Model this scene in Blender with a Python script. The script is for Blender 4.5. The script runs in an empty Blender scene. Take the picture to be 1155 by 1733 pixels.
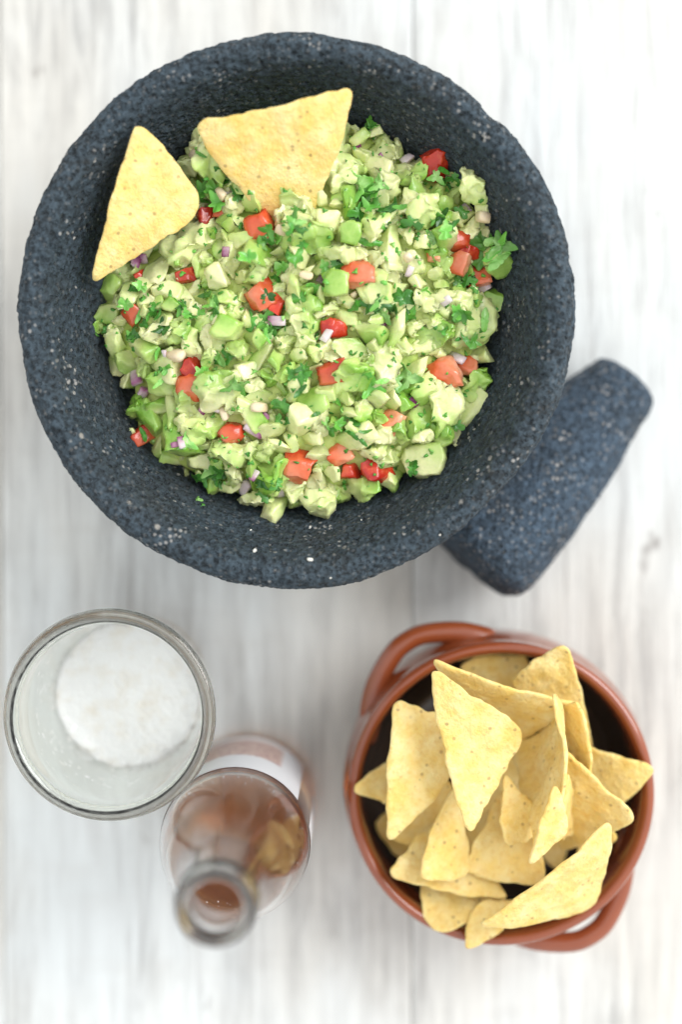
import bpy, bmesh, math, random
import numpy as np
from mathutils import Vector, Matrix, Euler

# ------------------------------------------------------------------ camera, light, exposure
scene = bpy.context.scene
COL = scene.collection
R = math.radians
CAM_H, FPX, PW, PH = 0.85, 3200.0, 1155.0, 1733.0       # camera height (m), focal length in photo pixels
NADIR = (600.0, 760.0)                                   # photo pixel straight below the lens
cam_d = bpy.data.cameras.new('camera')
cam = bpy.data.objects.new('camera', cam_d); COL.objects.link(cam)
cam_d.sensor_fit = 'VERTICAL'; cam_d.sensor_height = 36.0; cam_d.sensor_width = 24.0
cam_d.lens = FPX / PH * 36.0
cam_d.clip_start = 0.01; cam_d.clip_end = 50
cam.location = (0, 0, CAM_H)
_fwd = Vector(((PW/2-NADIR[0])/FPX, -(PH/2-NADIR[1])/FPX, -1)).normalized()
_right = _fwd.cross(Vector((0, 1, 0))).normalized()
_up = _right.cross(_fwd).normalized()
ROT = Matrix((_right, _up, -_fwd)).transposed()
cam.rotation_euler = ROT.to_euler()
cam_d.dof.use_dof = True
cam_d.dof.focus_distance = 0.750
cam_d.dof.aperture_fstop = 2.3
scene.camera = cam

world = bpy.data.worlds.new('World'); scene.world = world; world.use_nodes = True
bg = world.node_tree.nodes['Background']
bg.inputs[0].default_value = (0.965, 0.985, 1.0, 1); bg.inputs[1].default_value = 1.14

def area(name, loc, target, sx, sy, power, color):
    l = bpy.data.lights.new(name, 'AREA'); l.shape = 'RECTANGLE'; l.size = sx; l.size_y = sy
    l.energy = power; l.color = color
    o = bpy.data.objects.new(name, l); COL.objects.link(o); o.location = loc
    o.rotation_euler = (Vector(target)-Vector(loc)).to_track_quat('-Z', 'Y').to_euler()
    return o
area('window_light', (2.5, 1.30, 2.35), (0, 0, 0), 2.1, 2.1, 118, (0.97, 0.985, 1.0))

vs = scene.view_settings
vs.view_transform = 'Standard'; vs.look = 'None'; vs.gamma = 1.0; vs.use_curve_mapping = False; vs.exposure = 0.03
cy = scene.cycles
cy.use_denoising = True
cy.max_bounces = 20; cy.transmission_bounces = 18; cy.glossy_bounces = 12; cy.diffuse_bounces = 3; cy.transparent_max_bounces = 12
cy.caustics_reflective = True; cy.caustics_refractive = True; cy.blur_glossy = 0.3
cy.sample_clamp_indirect = 20.0

rng = random.Random(7)
nrg = np.random.default_rng(11)

def P(px, py, h):
    """photo pixel + height above the table (m) -> world point"""
    d = ROT @ Vector(((px-PW/2)/FPX, -(py-PH/2)/FPX, -1))
    t = (h-CAM_H)/d.z
    return Vector((d.x*t, d.y*t, h))

# ------------------------------------------------------------------ helpers
def tag(o, label=None, cat=None, group=None, kind=None):
    for k, v in (('label', label), ('category', cat), ('group', group), ('kind', kind)):
        if v: o[k] = v
    return o
def empty(name, loc=(0, 0, 0)):
    o = bpy.data.objects.new(name, None); COL.objects.link(o); o.location = loc; o.empty_display_size = 0.01
    return o
def link(name, me, parent=None, loc=None):
    o = bpy.data.objects.new(name, me); COL.objects.link(o)
    if loc is not None: o.location = loc
    if parent: o.parent = parent
    return o
def mesh(name, verts, faces, mat, smooth=True, attr=None):
    me = bpy.data.meshes.new(name)
    v = np.asarray(verts, dtype=np.float32)
    if isinstance(faces, np.ndarray):
        n, k = faces.shape
        me.vertices.add(len(v)); me.vertices.foreach_set('co', v.ravel())
        me.loops.add(n*k); me.loops.foreach_set('vertex_index', faces.astype(np.int32).ravel())
        me.polygons.add(n); me.polygons.foreach_set('loop_start', np.arange(0, n*k, k, dtype=np.int32))
        me.update(calc_edges=True)
    else:
        me.from_pydata(v.tolist(), [], faces)
    me.polygons.foreach_set('use_smooth', np.full(len(me.polygons), smooth))
    if attr is not None:
        a = me.attributes.new('tone', 'FLOAT', 'POINT'); a.data.foreach_set('value', np.asarray(attr, dtype=np.float32))
    if mat: me.materials.append(mat)
    me.validate(); me.update()
    return me

# numpy noise -------------------------------------------------------
def _h(ix, iy, iz, s):
    n = (ix.astype(np.int64)*374761393 + iy.astype(np.int64)*668265263 + iz.astype(np.int64)*2147483647 + s*1274126177) & 0xffffffff
    n = ((n ^ (n >> 13))*1274126177) & 0xffffffff
    n = ((n ^ (n >> 16))*2246822519) & 0xffffffff
    return ((n ^ (n >> 15)) & 0xffffff)/float(0xffffff)
def vnoise(p, s=0):
    i = np.floor(p); f = p-i; f = f*f*(3-2*f); i = i.astype(np.int64)
    out = 0
    for dx in (0, 1):
        wx = f[:, 0] if dx else 1-f[:, 0]
        for dy in (0, 1):
            wy = f[:, 1] if dy else 1-f[:, 1]
            for dz in (0, 1):
                wz = f[:, 2] if dz else 1-f[:, 2]
                out = out + wx*wy*wz*_h(i[:, 0]+dx, i[:, 1]+dy, i[:, 2]+dz, s)
    return out*2-1
def fbm(p, o=3, s=0):
    a, t, r = 1.0, 0.0, 0
    for k in range(o):
        r = r+a*vnoise(p*2**k, s+k*17); t += a; a *= 0.5
    return r/t
def worley(p, s=0):
    i = np.floor(p).astype(np.int64); best = np.full(len(p), 9.0)
    for dx in (-1, 0, 1):
        for dy in (-1, 0, 1):
            for dz in (-1, 0, 1):
                c = i+np.array([dx, dy, dz])
                q = np.stack([c[:, 0]+_h(c[:, 0], c[:, 1], c[:, 2], s), c[:, 1]+_h(c[:, 0], c[:, 1], c[:, 2], s+1), c[:, 2]+_h(c[:, 0], c[:, 1], c[:, 2], s+2)], 1)
                best = np.minimum(best, ((q-p)**2).sum(1))
    return np.sqrt(best)

def lathe_arrays(prof, seg, closed_start=True, closed_end=True):
    """prof: (n,2) r,z ; returns verts, quad faces (poles degenerate as tiny rings)"""
    prof = np.asarray(prof, float); n = len(prof)
    a = np.linspace(0, 2*math.pi, seg, endpoint=False)
    v = np.zeros((n, seg, 3))
    v[:, :, 0] = prof[:, 0:1]*np.cos(a); v[:, :, 1] = prof[:, 0:1]*np.sin(a); v[:, :, 2] = prof[:, 1:2]
    i = np.arange(n-1)[:, None]*seg; j = np.arange(seg)[None, :]; j2 = (j+1) % seg
    f = np.stack([(i+j), (i+j2), (i+seg+j2), (i+seg+j)], -1).reshape(-1, 4)
    return v.reshape(-1, 3), f
def resample(ctrl, step, smooth=True):
    """Catmull-Rom through control points, resampled at about `step`"""
    c = np.asarray(ctrl, float); c = np.vstack([2*c[0]-c[1], c, 2*c[-1]-c[-2]])
    out = []
    for k in range(1, len(c)-2):
        p0, p1, p2, p3 = c[k-1:k+3]
        for t in np.linspace(0, 1, 40, endpoint=False):
            if smooth:
                out.append(0.5*((2*p1)+(-p0+p2)*t+(2*p0-5*p1+4*p2-p3)*t*t+(-p0+3*p1-3*p2+p3)*t**3))
            else: out.append(p1+(p2-p1)*t)
    out.append(c[-2]); out = np.array(out)
    d = np.r_[0, np.cumsum(np.linalg.norm(np.diff(out, axis=0), axis=1))]
    m = max(2, int(d[-1]/step)); s = np.linspace(0, d[-1], m+1)
    return np.stack([np.interp(s, d, out[:, k]) for k in range(out.shape[1])], 1)
def normals_of(v, f):
    n = np.zeros_like(v)
    fn = np.cross(v[f[:, 2]]-v[f[:, 0]], v[f[:, 3]]-v[f[:, 1]])
    for k in range(4): np.add.at(n, f[:, k], fn)
    return n/np.maximum(np.linalg.norm(n, axis=1, keepdims=True), 1e-12)

# ------------------------------------------------------------------ materials
def newmat(name):
    m = bpy.data.materials.new(name); m.use_nodes = True
    nt = m.node_tree; b = nt.nodes['Principled BSDF']
    return m, nt, b
def nd(nt, t, **kw):
    n = nt.nodes.new(t)
    for k, v in kw.items():
        if k.startswith('i_'):
            key = k[2:]
            n.inputs[int(key) if key.isdigit() else key.replace('_', ' ')].default_value = v
        else: setattr(n, k, v)
    return n
def ramp(nt, fac, stops, interp='LINEAR'):
    r = nt.nodes.new('ShaderNodeValToRGB'); r.color_ramp.interpolation = interp
    e = r.color_ramp.elements
    while len(e) < len(stops): e.new(0.5)
    for k, (p, c) in enumerate(stops):
        e[k].position = p; e[k].color = (c, c, c, 1) if isinstance(c, (int, float)) else (*c, 1)
    nt.links.new(fac, r.inputs[0]); return r.outputs[0]
def mix(nt, fac, a, b, mode='MIX'):
    m = nt.nodes.new('ShaderNodeMix'); m.data_type = 'RGBA'; m.blend_type = mode
    for s, v in ((0, fac), (6, a), (7, b)):
        if isinstance(v, (int, float)): m.inputs[s].default_value = v
        elif isinstance(v, tuple): m.inputs[s].default_value = (*v, 1)
        else: nt.links.new(v, m.inputs[s])
    return m.outputs[2]
def coords(nt, scale=(1, 1, 1), kind='Object', loc=None):
    tc = nt.nodes.new('ShaderNodeTexCoord'); mp = nt.nodes.new('ShaderNodeMapping')
    mp.inputs['Scale'].default_value = scale
    if loc is not None: mp.inputs['Location'].default_value = loc
    nt.links.new(tc.outputs[kind], mp.inputs[0]); return mp.outputs[0]
def noise(nt, vec, scale, detail=4, rough=0.55, dist=0.0):
    n = nd(nt, 'ShaderNodeTexNoise'); n.inputs['Scale'].default_value = scale; n.inputs['Detail'].default_value = detail
    n.inputs['Roughness'].default_value = rough; n.inputs['Distortion'].default_value = dist
    nt.links.new(vec, n.inputs['Vector']); return n.outputs[0]
def voro(nt, vec, scale, feature='F1', rand=1.0):
    n = nd(nt, 'ShaderNodeTexVoronoi'); n.feature = feature; n.inputs['Scale'].default_value = scale; n.inputs['Randomness'].default_value = rand
    nt.links.new(vec, n.inputs['Vector']); return n
def cell(nt, vor):
    sp = nd(nt, 'ShaderNodeSeparateColor'); nt.links.new(vor.outputs['Color'], sp.inputs[0]); return sp.outputs[0]
def bump(nt, b, height, strength, dist):
    n = nd(nt, 'ShaderNodeBump'); n.inputs['Strength'].default_value = strength; n.inputs['Distance'].default_value = dist
    nt.links.new(height, n.inputs['Height']); nt.links.new(n.outputs[0], b.inputs['Normal'])
def math_n(nt, op, a, b=None):
    n = nd(nt, 'ShaderNodeMath', operation=op)
    for k, v in ((0, a), (1, b)):
        if v is None: continue
        if isinstance(v, (int, float)): n.inputs[k].default_value = v
        else: nt.links.new(v, n.inputs[k])
    return n.outputs[0]

def mat_wood():
    m, nt, b = newmat('whitewashed_wood')
    oi = nd(nt, 'ShaderNodeObjectInfo')
    tc = nt.nodes.new('ShaderNodeTexCoord')
    add = nd(nt, 'ShaderNodeVectorMath', operation='ADD'); nt.links.new(tc.outputs['Object'], add.inputs[0])
    sc = nd(nt, 'ShaderNodeVectorMath', operation='SCALE'); sc.inputs[0].default_value = (3.1, 7.7, 1.3); nt.links.new(oi.outputs['Random'], sc.inputs['Scale'])
    nt.links.new(sc.outputs[0], add.inputs[1])
    def mp(s):
        q = nt.nodes.new('ShaderNodeMapping'); q.inputs['Scale'].default_value = s; nt.links.new(add.outputs[0], q.inputs[0]); return q.outputs[0]
    fine = noise(nt, mp((240, 14, 20)), 1, 5, 0.6)
    mid = noise(nt, mp((105, 11, 10)), 1, 4, 0.65, 0.5)
    patch = noise(nt, mp((16, 9, 5)), 1, 4, 0.6, 0.8)
    streak = math_n(nt, 'MULTIPLY', ramp(nt, mid, [(0.44, 0.0), (0.68, 1.0)]), ramp(nt, patch, [(0.38, 0.22), (0.64, 1.0)]))
    hair = math_n(nt, 'MULTIPLY', ramp(nt, fine, [(0.46, 0.0), (0.70, 1.0)]), ramp(nt, patch, [(0.35, 0.4), (0.65, 1.0)]))
    tint = ramp(nt, noise(nt, mp((6, 3, 1)), 1, 4, 0.6), [(0.36, 0.0), (0.62, 1.0)])
    base = mix(nt, tint, (0.745, 0.775, 0.77), (0.725, 0.70, 0.64))
    cross = ramp(nt, noise(nt, mp((16, 60, 4)), 1, 3, 0.6), [(0.52, 0.0), (0.75, 1.0)])
    base = mix(nt, math_n(nt, 'MULTIPLY', cross, 0.18), base, (0.50, 0.47, 0.42))
    broad = ramp(nt, noise(nt, mp((42, 6.5, 4)), 1, 5, 0.7, 0.8), [(0.50, 0.0), (0.72, 1.0)])
    c1 = mix(nt, math_n(nt, 'MULTIPLY', broad, 0.30), base, (0.42, 0.40, 0.37))
    c1 = mix(nt, math_n(nt, 'MULTIPLY', streak, 0.68), c1, (0.30, 0.295, 0.285))
    c2 = mix(nt, math_n(nt, 'MULTIPLY', hair, 0.40), c1, (0.27, 0.255, 0.235))
    spots = ramp(nt, noise(nt, mp((52, 22, 20)), 1, 3, 0.6), [(0.66, 0.0), (0.74, 1.0)])
    c3 = mix(nt, math_n(nt, 'MULTIPLY', spots, 0.7), c2, (0.15, 0.12, 0.105))
    nt.links.new(c3, b.inputs['Base Color']); b.inputs['Roughness'].default_value = 0.55
    bump(nt, b, math_n(nt, 'SUBTRACT', 1.0, math_n(nt, 'ADD', math_n(nt, 'MULTIPLY', hair, 0.6), streak)), 0.5, 0.0008)
    return m
def mat_stone(name, tint=(0.0225, 0.0345, 0.044), light=0.10, lip_wear=False):
    m, nt, b = newmat(name)
    v = coords(nt)
    n1 = noise(nt, v, 28, 5, 0.65); n2 = noise(nt, v, 420, 4, 0.7)
    dk = tuple(c*0.30 for c in tint); lt = tuple(min(1, c*2.1+0.008) for c in tint)
    c = mix(nt, ramp(nt, n2, [(0.30, 0.0), (0.70, 1.0)]), dk, lt)
    c = mix(nt, ramp(nt, n1, [(0.45, 0.0), (0.75, 0.55)]), c, (0.036, 0.037, 0.034))
    if lip_wear:
        sx = nd(nt, 'ShaderNodeSeparateXYZ'); nt.links.new(v, sx.inputs[0])
        rr2 = math_n(nt, 'SQRT', math_n(nt, 'ADD', math_n(nt, 'MULTIPLY', sx.outputs[0], sx.outputs[0]), math_n(nt, 'MULTIPLY', sx.outputs[1], sx.outputs[1])))
        lw = math_n(nt, 'MULTIPLY', ramp(nt, math_n(nt, 'MULTIPLY', rr2, 8.0), [(0.74, 0.0), (0.82, 1.0)]), ramp(nt, n2, [(0.42, 0.0), (0.62, 0.75)]))
        c = mix(nt, lw, c, (0.070, 0.100, 0.125))
    # worn, pale gritty patches and mineral grains
    grain = voro(nt, v, 520)
    g = ramp(nt, cell(nt, grain), [(0.66, 0.0), (0.80, 1.0)])
    wear = ramp(nt, noise(nt, v, 60, 4, 0.6), [(0.52, 0.0), (0.68, 1.0)])
    near = ramp(nt, grain.outputs['Distance'], [(0.28, 1.0), (0.5, 0.0)])
    c = mix(nt, math_n(nt, 'MULTIPLY', math_n(nt, 'MULTIPLY', g, near), math_n(nt, 'ADD', math_n(nt, 'MULTIPLY', wear, 0.65), light)), c, (0.55, 0.52, 0.48))
    gr2 = voro(nt, v, 170)
    g2 = math_n(nt, 'MULTIPLY', ramp(nt, cell(nt, gr2), [(0.96, 0.0), (0.97, 1.0)]), ramp(nt, gr2.outputs['Distance'], [(0.16, 1.0), (0.26, 0.0)]))
    c = mix(nt, math_n(nt, 'MULTIPLY', g2, 0.5), c, (0.60, 0.55, 0.48))
    nt.links.new(c, b.inputs['Base Color']); b.inputs['Roughness'].default_value = 0.78
    b.inputs['Specular IOR Level'].default_value = 0.35
    pit = ramp(nt, voro(nt, v, 480).outputs['Distance'], [(0.18, 0.0), (0.42, 1.0)])
    bump(nt, b, math_n(nt, 'ADD', math_n(nt, 'MULTIPLY', pit, 0.8), n2), 1.0, 0.0016)
    return m
def mat_chip():
    m, nt, b = newmat('tortilla_chip')
    oi = nd(nt, 'ShaderNodeObjectInfo')
    tc = nt.nodes.new('ShaderNodeTexCoord')
    add = nd(nt, 'ShaderNodeVectorMath', operation='ADD'); nt.links.new(tc.outputs['Object'], add.inputs[0])
    sc = nd(nt, 'ShaderNodeVectorMath', operation='SCALE'); sc.inputs[0].default_value = (3.1, 7.7, 1.3); nt.links.new(oi.outputs['Random'], sc.inputs['Scale'])
    nt.links.new(sc.outputs[0], add.inputs[1]); v = add.outputs[0]
    n1 = noise(nt, v, 110, 4, 0.6); n2 = noise(nt, v, 420, 4, 0.65)
    c = mix(nt, ramp(nt, n1, [(0.35, 0.0), (0.68, 1.0)]), (0.88, 0.62, 0.17), (0.93, 0.76, 0.35))
    c = mix(nt, ramp(nt, n2, [(0.50, 0.0), (0.78, 0.6)]), c, (0.76, 0.45, 0.09))
    toast = ramp(nt, noise(nt, v, 48, 4, 0.65, 0.6), [(0.52, 0.0), (0.74, 0.55)])
    c = mix(nt, toast, c, (0.78, 0.47, 0.11))
    sp = voro(nt, v, 330)
    spk = math_n(nt, 'MULTIPLY', ramp(nt, cell(nt, sp), [(0.80, 0.0), (0.84, 1.0)]), ramp(nt, sp.outputs['Distance'], [(0.17, 1.0), (0.30, 0.0)]))
    c = mix(nt, math_n(nt, 'MULTIPLY', spk, 0.5), c, (0.20, 0.10, 0.035))
    sp2 = voro(nt, v, 130)
    spk2 = math_n(nt, 'MULTIPLY', ramp(nt, cell(nt, sp2), [(0.90, 0.0), (0.92, 1.0)]), ramp(nt, sp2.outputs['Distance'], [(0.06, 1.0), (0.13, 0.0)]))
    c = mix(nt, math_n(nt, 'MULTIPLY', spk2, 0.8), c, (0.16, 0.08, 0.03))
    nt.links.new(c, b.inputs['Base Color']); b.inputs['Roughness'].default_value = 0.62
    b.inputs['Subsurface Weight'].default_value = 0.18; b.inputs['Subsurface Radius'].default_value = (1.0, 0.6, 0.2); b.inputs['Subsurface Scale'].default_value = 0.0015
    bump(nt, b, math_n(nt, 'ADD', n2, math_n(nt, 'MULTIPLY', n1, 0.8)), 0.9, 0.0013)
    return m
def mat_toned(name, stops, rough, mottle, mcol, vary=0.12, sss=0.15, bscale=600, bstr=0.4, coat=0.0):
    m, nt, b = newmat(name)
    at = nd(nt, 'ShaderNodeAttribute', attribute_name='tone')
    oi = nd(nt, 'ShaderNodeObjectInfo')
    v = nd(nt, 'ShaderNodeNewGeometry').outputs['Position']
    n = noise(nt, v, bscale, 3, 0.6); nl = noise(nt, v, bscale*0.3, 3, 0.6)
    t = math_n(nt, 'ADD', at.outputs['Fac'], math_n(nt, 'MULTIPLY', math_n(nt, 'SUBTRACT', nl, 0.5), 0.5))
    c = ramp(nt, t, stops)
    c = mix(nt, math_n(nt, 'MULTIPLY', ramp(nt, n, [(0.5, 0.0), (0.72, 1.0)]), mottle), c, mcol)
    hsv = nd(nt, 'ShaderNodeHueSaturation'); nt.links.new(c, hsv.inputs['Color'])
    nt.links.new(math_n(nt, 'ADD', 1-vary, math_n(nt, 'MULTIPLY', oi.outputs['Random'], 2*vary)), hsv.inputs['Value'])
    nt.links.new(hsv.outputs[0], b.inputs['Base Color'])
    b.inputs['Roughness'].default_value = rough; b.inputs['Coat Weight'].default_value = coat; b.inputs['Coat Roughness'].default_value = 0.15
    if sss:
        b.inputs['Subsurface Weight'].default_value = sss; b.inputs['Subsurface Radius'].default_value = (1.0, 0.8, 0.35); b.inputs['Subsurface Scale'].default_value = 0.003
    bump(nt, b, math_n(nt, 'ADD', n, nl), bstr, 0.0006)
    return m
def mat_glass(name, color, rough=0.0, ior=1.46, coat=0.0):
    m, nt, b = newmat(name)
    b.inputs['Base Color'].default_value = (*color, 1); b.inputs['Transmission Weight'].default_value = 1.0
    b.inputs['Roughness'].default_value = rough; b.inputs['IOR'].default_value = ior
    b.inputs['Coat Weight'].default_value = coat; b.inputs['Coat Roughness'].default_value = 0.02
    return m

M = {}
M['wood'] = mat_wood()
M['stone'] = mat_stone('basalt_stone', lip_wear=True)
M['stone2'] = mat_stone('basalt_pestle', (0.042, 0.066, 0.094), 0.30)
M['chip'] = mat_chip()
M['avocado'] = mat_toned('avocado_flesh', [(0.0, (0.79, 0.77, 0.41)), (0.36, (0.70, 0.75, 0.34)), (0.66, (0.49, 0.65, 0.185)), (1.0, (0.21, 0.43, 0.045))], 0.30, 0.4, (0.46, 0.62, 0.17), 0.14, 0.28, 500, 0.45, 0.3)
M['mash'] = mat_toned('avocado_mash', [(0.0, (0.70, 0.73, 0.27)), (0.5, (0.54, 0.65, 0.17)), (1.0, (0.28, 0.46, 0.06))], 0.4, 0.4, (0.40, 0.52, 0.12), 0.0, 0.1, 400, 0.8)
M['tomato'] = mat_toned('tomato_flesh', [(0.0, (0.82, 0.40, 0.24)), (0.35, (0.68, 0.13, 0.045)), (0.6, (0.56, 0.04, 0.014)), (1.0, (0.34, 0.010, 0.008))], 0.24, 0.5, (0.72, 0.14, 0.05), 0.15, 0.08, 300, 0.6, 0.25)
M['onion'] = mat_toned('red_onion', [(0.0, (0.78, 0.70, 0.66)), (0.6, (0.66, 0.52, 0.54)), (0.85, (0.38, 0.14, 0.26)), (1.0, (0.20, 0.03, 0.12))], 0.25, 0.15, (0.6, 0.45, 0.5), 0.10, 0.2)
M['herb'] = mat_toned('cilantro_leaf', [(0.0, (0.03, 0.13, 0.015)), (0.4, (0.065, 0.25, 0.03)), (0.75, (0.15, 0.42, 0.06)), (1.0, (0.36, 0.62, 0.20))], 0.32, 0.3, (0.10, 0.34, 0.05), 0.35, 0.0, 500, 0.35)
M['garlic'] = mat_toned('pale_crunch', [(0.0, (0.80, 0.68, 0.48)), (1.0, (0.74, 0.56, 0.34))], 0.4, 0.2, (0.7, 0.5, 0.3), 0.1, 0.15)
def mat_terracotta():
    m, nt, b = newmat('glazed_terracotta'); v = coords(nt)
    n = noise(nt, v, 45, 4, 0.6)
    c = mix(nt, n, (0.23, 0.050, 0.018), (0.32, 0.078, 0.024))
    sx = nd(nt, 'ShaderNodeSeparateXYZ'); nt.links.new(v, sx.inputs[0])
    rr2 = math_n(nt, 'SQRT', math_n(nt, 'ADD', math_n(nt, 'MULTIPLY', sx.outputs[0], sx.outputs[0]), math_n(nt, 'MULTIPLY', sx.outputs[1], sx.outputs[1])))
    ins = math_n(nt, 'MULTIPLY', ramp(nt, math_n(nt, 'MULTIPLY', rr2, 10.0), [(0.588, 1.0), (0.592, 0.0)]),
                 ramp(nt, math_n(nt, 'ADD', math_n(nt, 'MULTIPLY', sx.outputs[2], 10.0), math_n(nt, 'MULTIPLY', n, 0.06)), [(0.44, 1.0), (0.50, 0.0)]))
    c = mix(nt, ins, c, (0.050, 0.036, 0.028))       # darker brown low on the inside
    sp = ramp(nt, noise(nt, v, 500, 2, 0.5), [(0.70, 0.0), (0.78, 1.0)])
    c = mix(nt, math_n(nt, 'MULTIPLY', sp, 0.4), c, (0.14, 0.03, 0.015))
    nt.links.new(c, b.inputs['Base Color']); b.inputs['Roughness'].default_value = 0.16
    b.inputs['Coat Weight'].default_value = 0.6; b.inputs['Coat Roughness'].default_value = 0.12
    bump(nt, b, n, 0.15, 0.002); return m
M['terracotta'] = mat_terracotta()
M['glass'] = mat_glass('clear_glass', (0.905, 0.928, 0.875))
M['bottle'] = mat_glass('bottle_glass', (0.995, 0.996, 0.994), 0.10)
M['beer'] = mat_glass('amber_beer', (0.85, 0.50, 0.18), 0.0, 1.36, 0.0)
M['beer_dark'] = mat_glass('red_amber_beer', (0.84, 0.46, 0.20), 0.0, 1.36, 0.0)
def mat_foam():
    m, nt, b = newmat('beer_foam'); v = coords(nt)
    vo = voro(nt, v, 900); n = noise(nt, v, 120, 4, 0.6)
    c = mix(nt, ramp(nt, n, [(0.48, 0.0), (0.75, 1.0)]), (0.95, 0.945, 0.935), (0.88, 0.83, 0.75))
    nt.links.new(c, b.inputs['Base Color']); b.inputs['Roughness'].default_value = 0.5
    bump(nt, b, vo.outputs['Distance'], 0.8, 0.0010); return m
M['foam'] = mat_foam()
def mat_label():
    m, nt, b = newmat('printed_label'); v = coords(nt)
    uv = nd(nt, 'ShaderNodeUVMap', uv_map='UVMap')
    sep = nd(nt, 'ShaderNodeSeparateXYZ'); nt.links.new(uv.outputs[0], sep.inputs[0])
    U, V = sep.outputs[0], sep.outputs[1]
    rows = ramp(nt, math_n(nt, 'FRACT', math_n(nt, 'MULTIPLY', V, 16.0)), [(0.30, 0.0), (0.34, 1.0), (0.78, 1.0), (0.82, 0.0)])
    mp = nd(nt, 'ShaderNodeMapping'); mp.inputs['Scale'].default_value = (90, 16, 1); nt.links.new(uv.outputs[0], mp.inputs[0])
    ch = ramp(nt, noise(nt, mp.outputs[0], 1.0, 2, 0.6), [(0.47, 0.0), (0.53, 1.0)])
    text = math_n(nt, 'MULTIPLY', rows, ch)
    inb = math_n(nt, 'MULTIPLY', ramp(nt, V, [(0.10, 0.0), (0.12, 1.0), (0.60, 1.0), (0.62, 0.0)]), ramp(nt, U, [(0.06, 0.0), (0.07, 1.0), (0.93, 1.0), (0.94, 0.0)]))
    panel = math_n(nt, 'MULTIPLY', inb, ramp(nt, math_n(nt, 'FRACT', math_n(nt, 'MULTIPLY', U, 3.0)), [(0.04, 0.0), (0.06, 1.0), (0.94, 1.0), (0.96, 0.0)]))
    c = mix(nt, math_n(nt, 'MULTIPLY', panel, 0.75), (0.80, 0.80, 0.82), (0.60, 0.36, 0.25))
    c = mix(nt, math_n(nt, 'MULTIPLY', math_n(nt, 'MULTIPLY', text, inb), 0.9), c, (0.26, 0.04, 0.09))
    nt.links.new(c, b.inputs['Base Color']); b.inputs['Roughness'].default_value = 0.35
    return m
M['label'] = mat_label()
def mat_plain(name, c, r=0.5):
    m, nt, b = newmat(name); v = coords(nt); n = noise(nt, v, 80, 3)
    nt.links.new(mix(nt, n, tuple(x*0.85 for x in c), tuple(min(1, x*1.12) for x in c)), b.inputs['Base Color']); b.inputs['Roughness'].default_value = r; return m
M['underside'] = mat_plain('bare_wood', (0.16, 0.12, 0.085), 0.8)
M['crumb'] = mat_plain('salt_crumb', (0.75, 0.73, 0.66), 0.5)
M['greencrumb'] = mat_plain('herb_crumb', (0.22, 0.45, 0.12), 0.5)

# ------------------------------------------------------------------ table
table = tag(empty('tabletop', (0, 0, 0)), 'white washed weathered plank tabletop', 'table', kind='structure')
seamx = [P(3, 866, 0).x, P(698, 866, 0).x]
bw = seamx[1]-seamx[0]
edges = [seamx[0]+bw*k for k in range(-3, 6)]
for k in range(len(edges)-1):
    g = 0.0003
    x0, x1 = edges[k]+g*0.6, edges[k+1]-g*0.6
    nx, ny = 14, 44
    xs = np.r_[x0, x0+0.0012, np.linspace(x0+0.004, x1-0.004, nx), x1-0.0012, x1]; ys = np.linspace(-0.75, 0.75, ny)
    zx = np.r_[-0.0005, -0.0001, np.zeros(nx), -0.0001, -0.0005]
    cx = (x0+x1)/2
    v = []; W = len(xs)
    for y in ys:
        for x, z in zip(xs, zx): v.append((x-cx, y, z))
    top = np.array(v)
    top[:, 2] += 0.00025*fbm(np.c_[top[:, 0]*60, top[:, 1]*6, np.full(len(top), k*3.3)], 2, 5)-0.0004
    f = [(j*W+i, j*W+i+1, (j+1)*W+i+1, (j+1)*W+i) for j in range(ny-1) for i in range(W-1)]
    n0 = len(top)
    bot = np.array([(x0-cx, -0.75, -0.02), (x1-cx, -0.75, -0.02), (x1-cx, 0.75, -0.02), (x0-cx, 0.75, -0.02)])
    vv = np.vstack([top, bot])
    L = [j*W for j in range(ny)]; Rr = [j*W+W-1 for j in range(ny)]
    f += [tuple([n0, n0+1]+list(range(W-1, -1, -1))), tuple([n0+2, n0+3]+[(ny-1)*W+i for i in range(W)]),
          tuple([n0+3, n0]+L), tuple([n0+1, n0+2]+Rr[::-1]), (n0+3, n0+2, n0+1, n0)]
    link('plank', mesh('plank', vv, f, M['wood']), table, (cx, 0, 0))
for y in (-0.5, 0.0, 0.5):   # battens under the planks
    bm = bmesh.new(); bmesh.ops.create_cube(bm, size=1)
    bmesh.ops.scale(bm, vec=(edges[-1]-edges[0]-0.02, 0.46, 0.018), verts=bm.verts)
    bmesh.ops.bevel(bm, geom=bm.edges[:], offset=0.002, segments=1, affect='EDGES')
    me = bpy.data.meshes.new('batten'); bm.to_mesh(me); bm.free(); me.materials.append(M['underside'])
    link('batten', me, table, ((edges[0]+edges[-1])/2, y, -0.0285))

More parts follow.
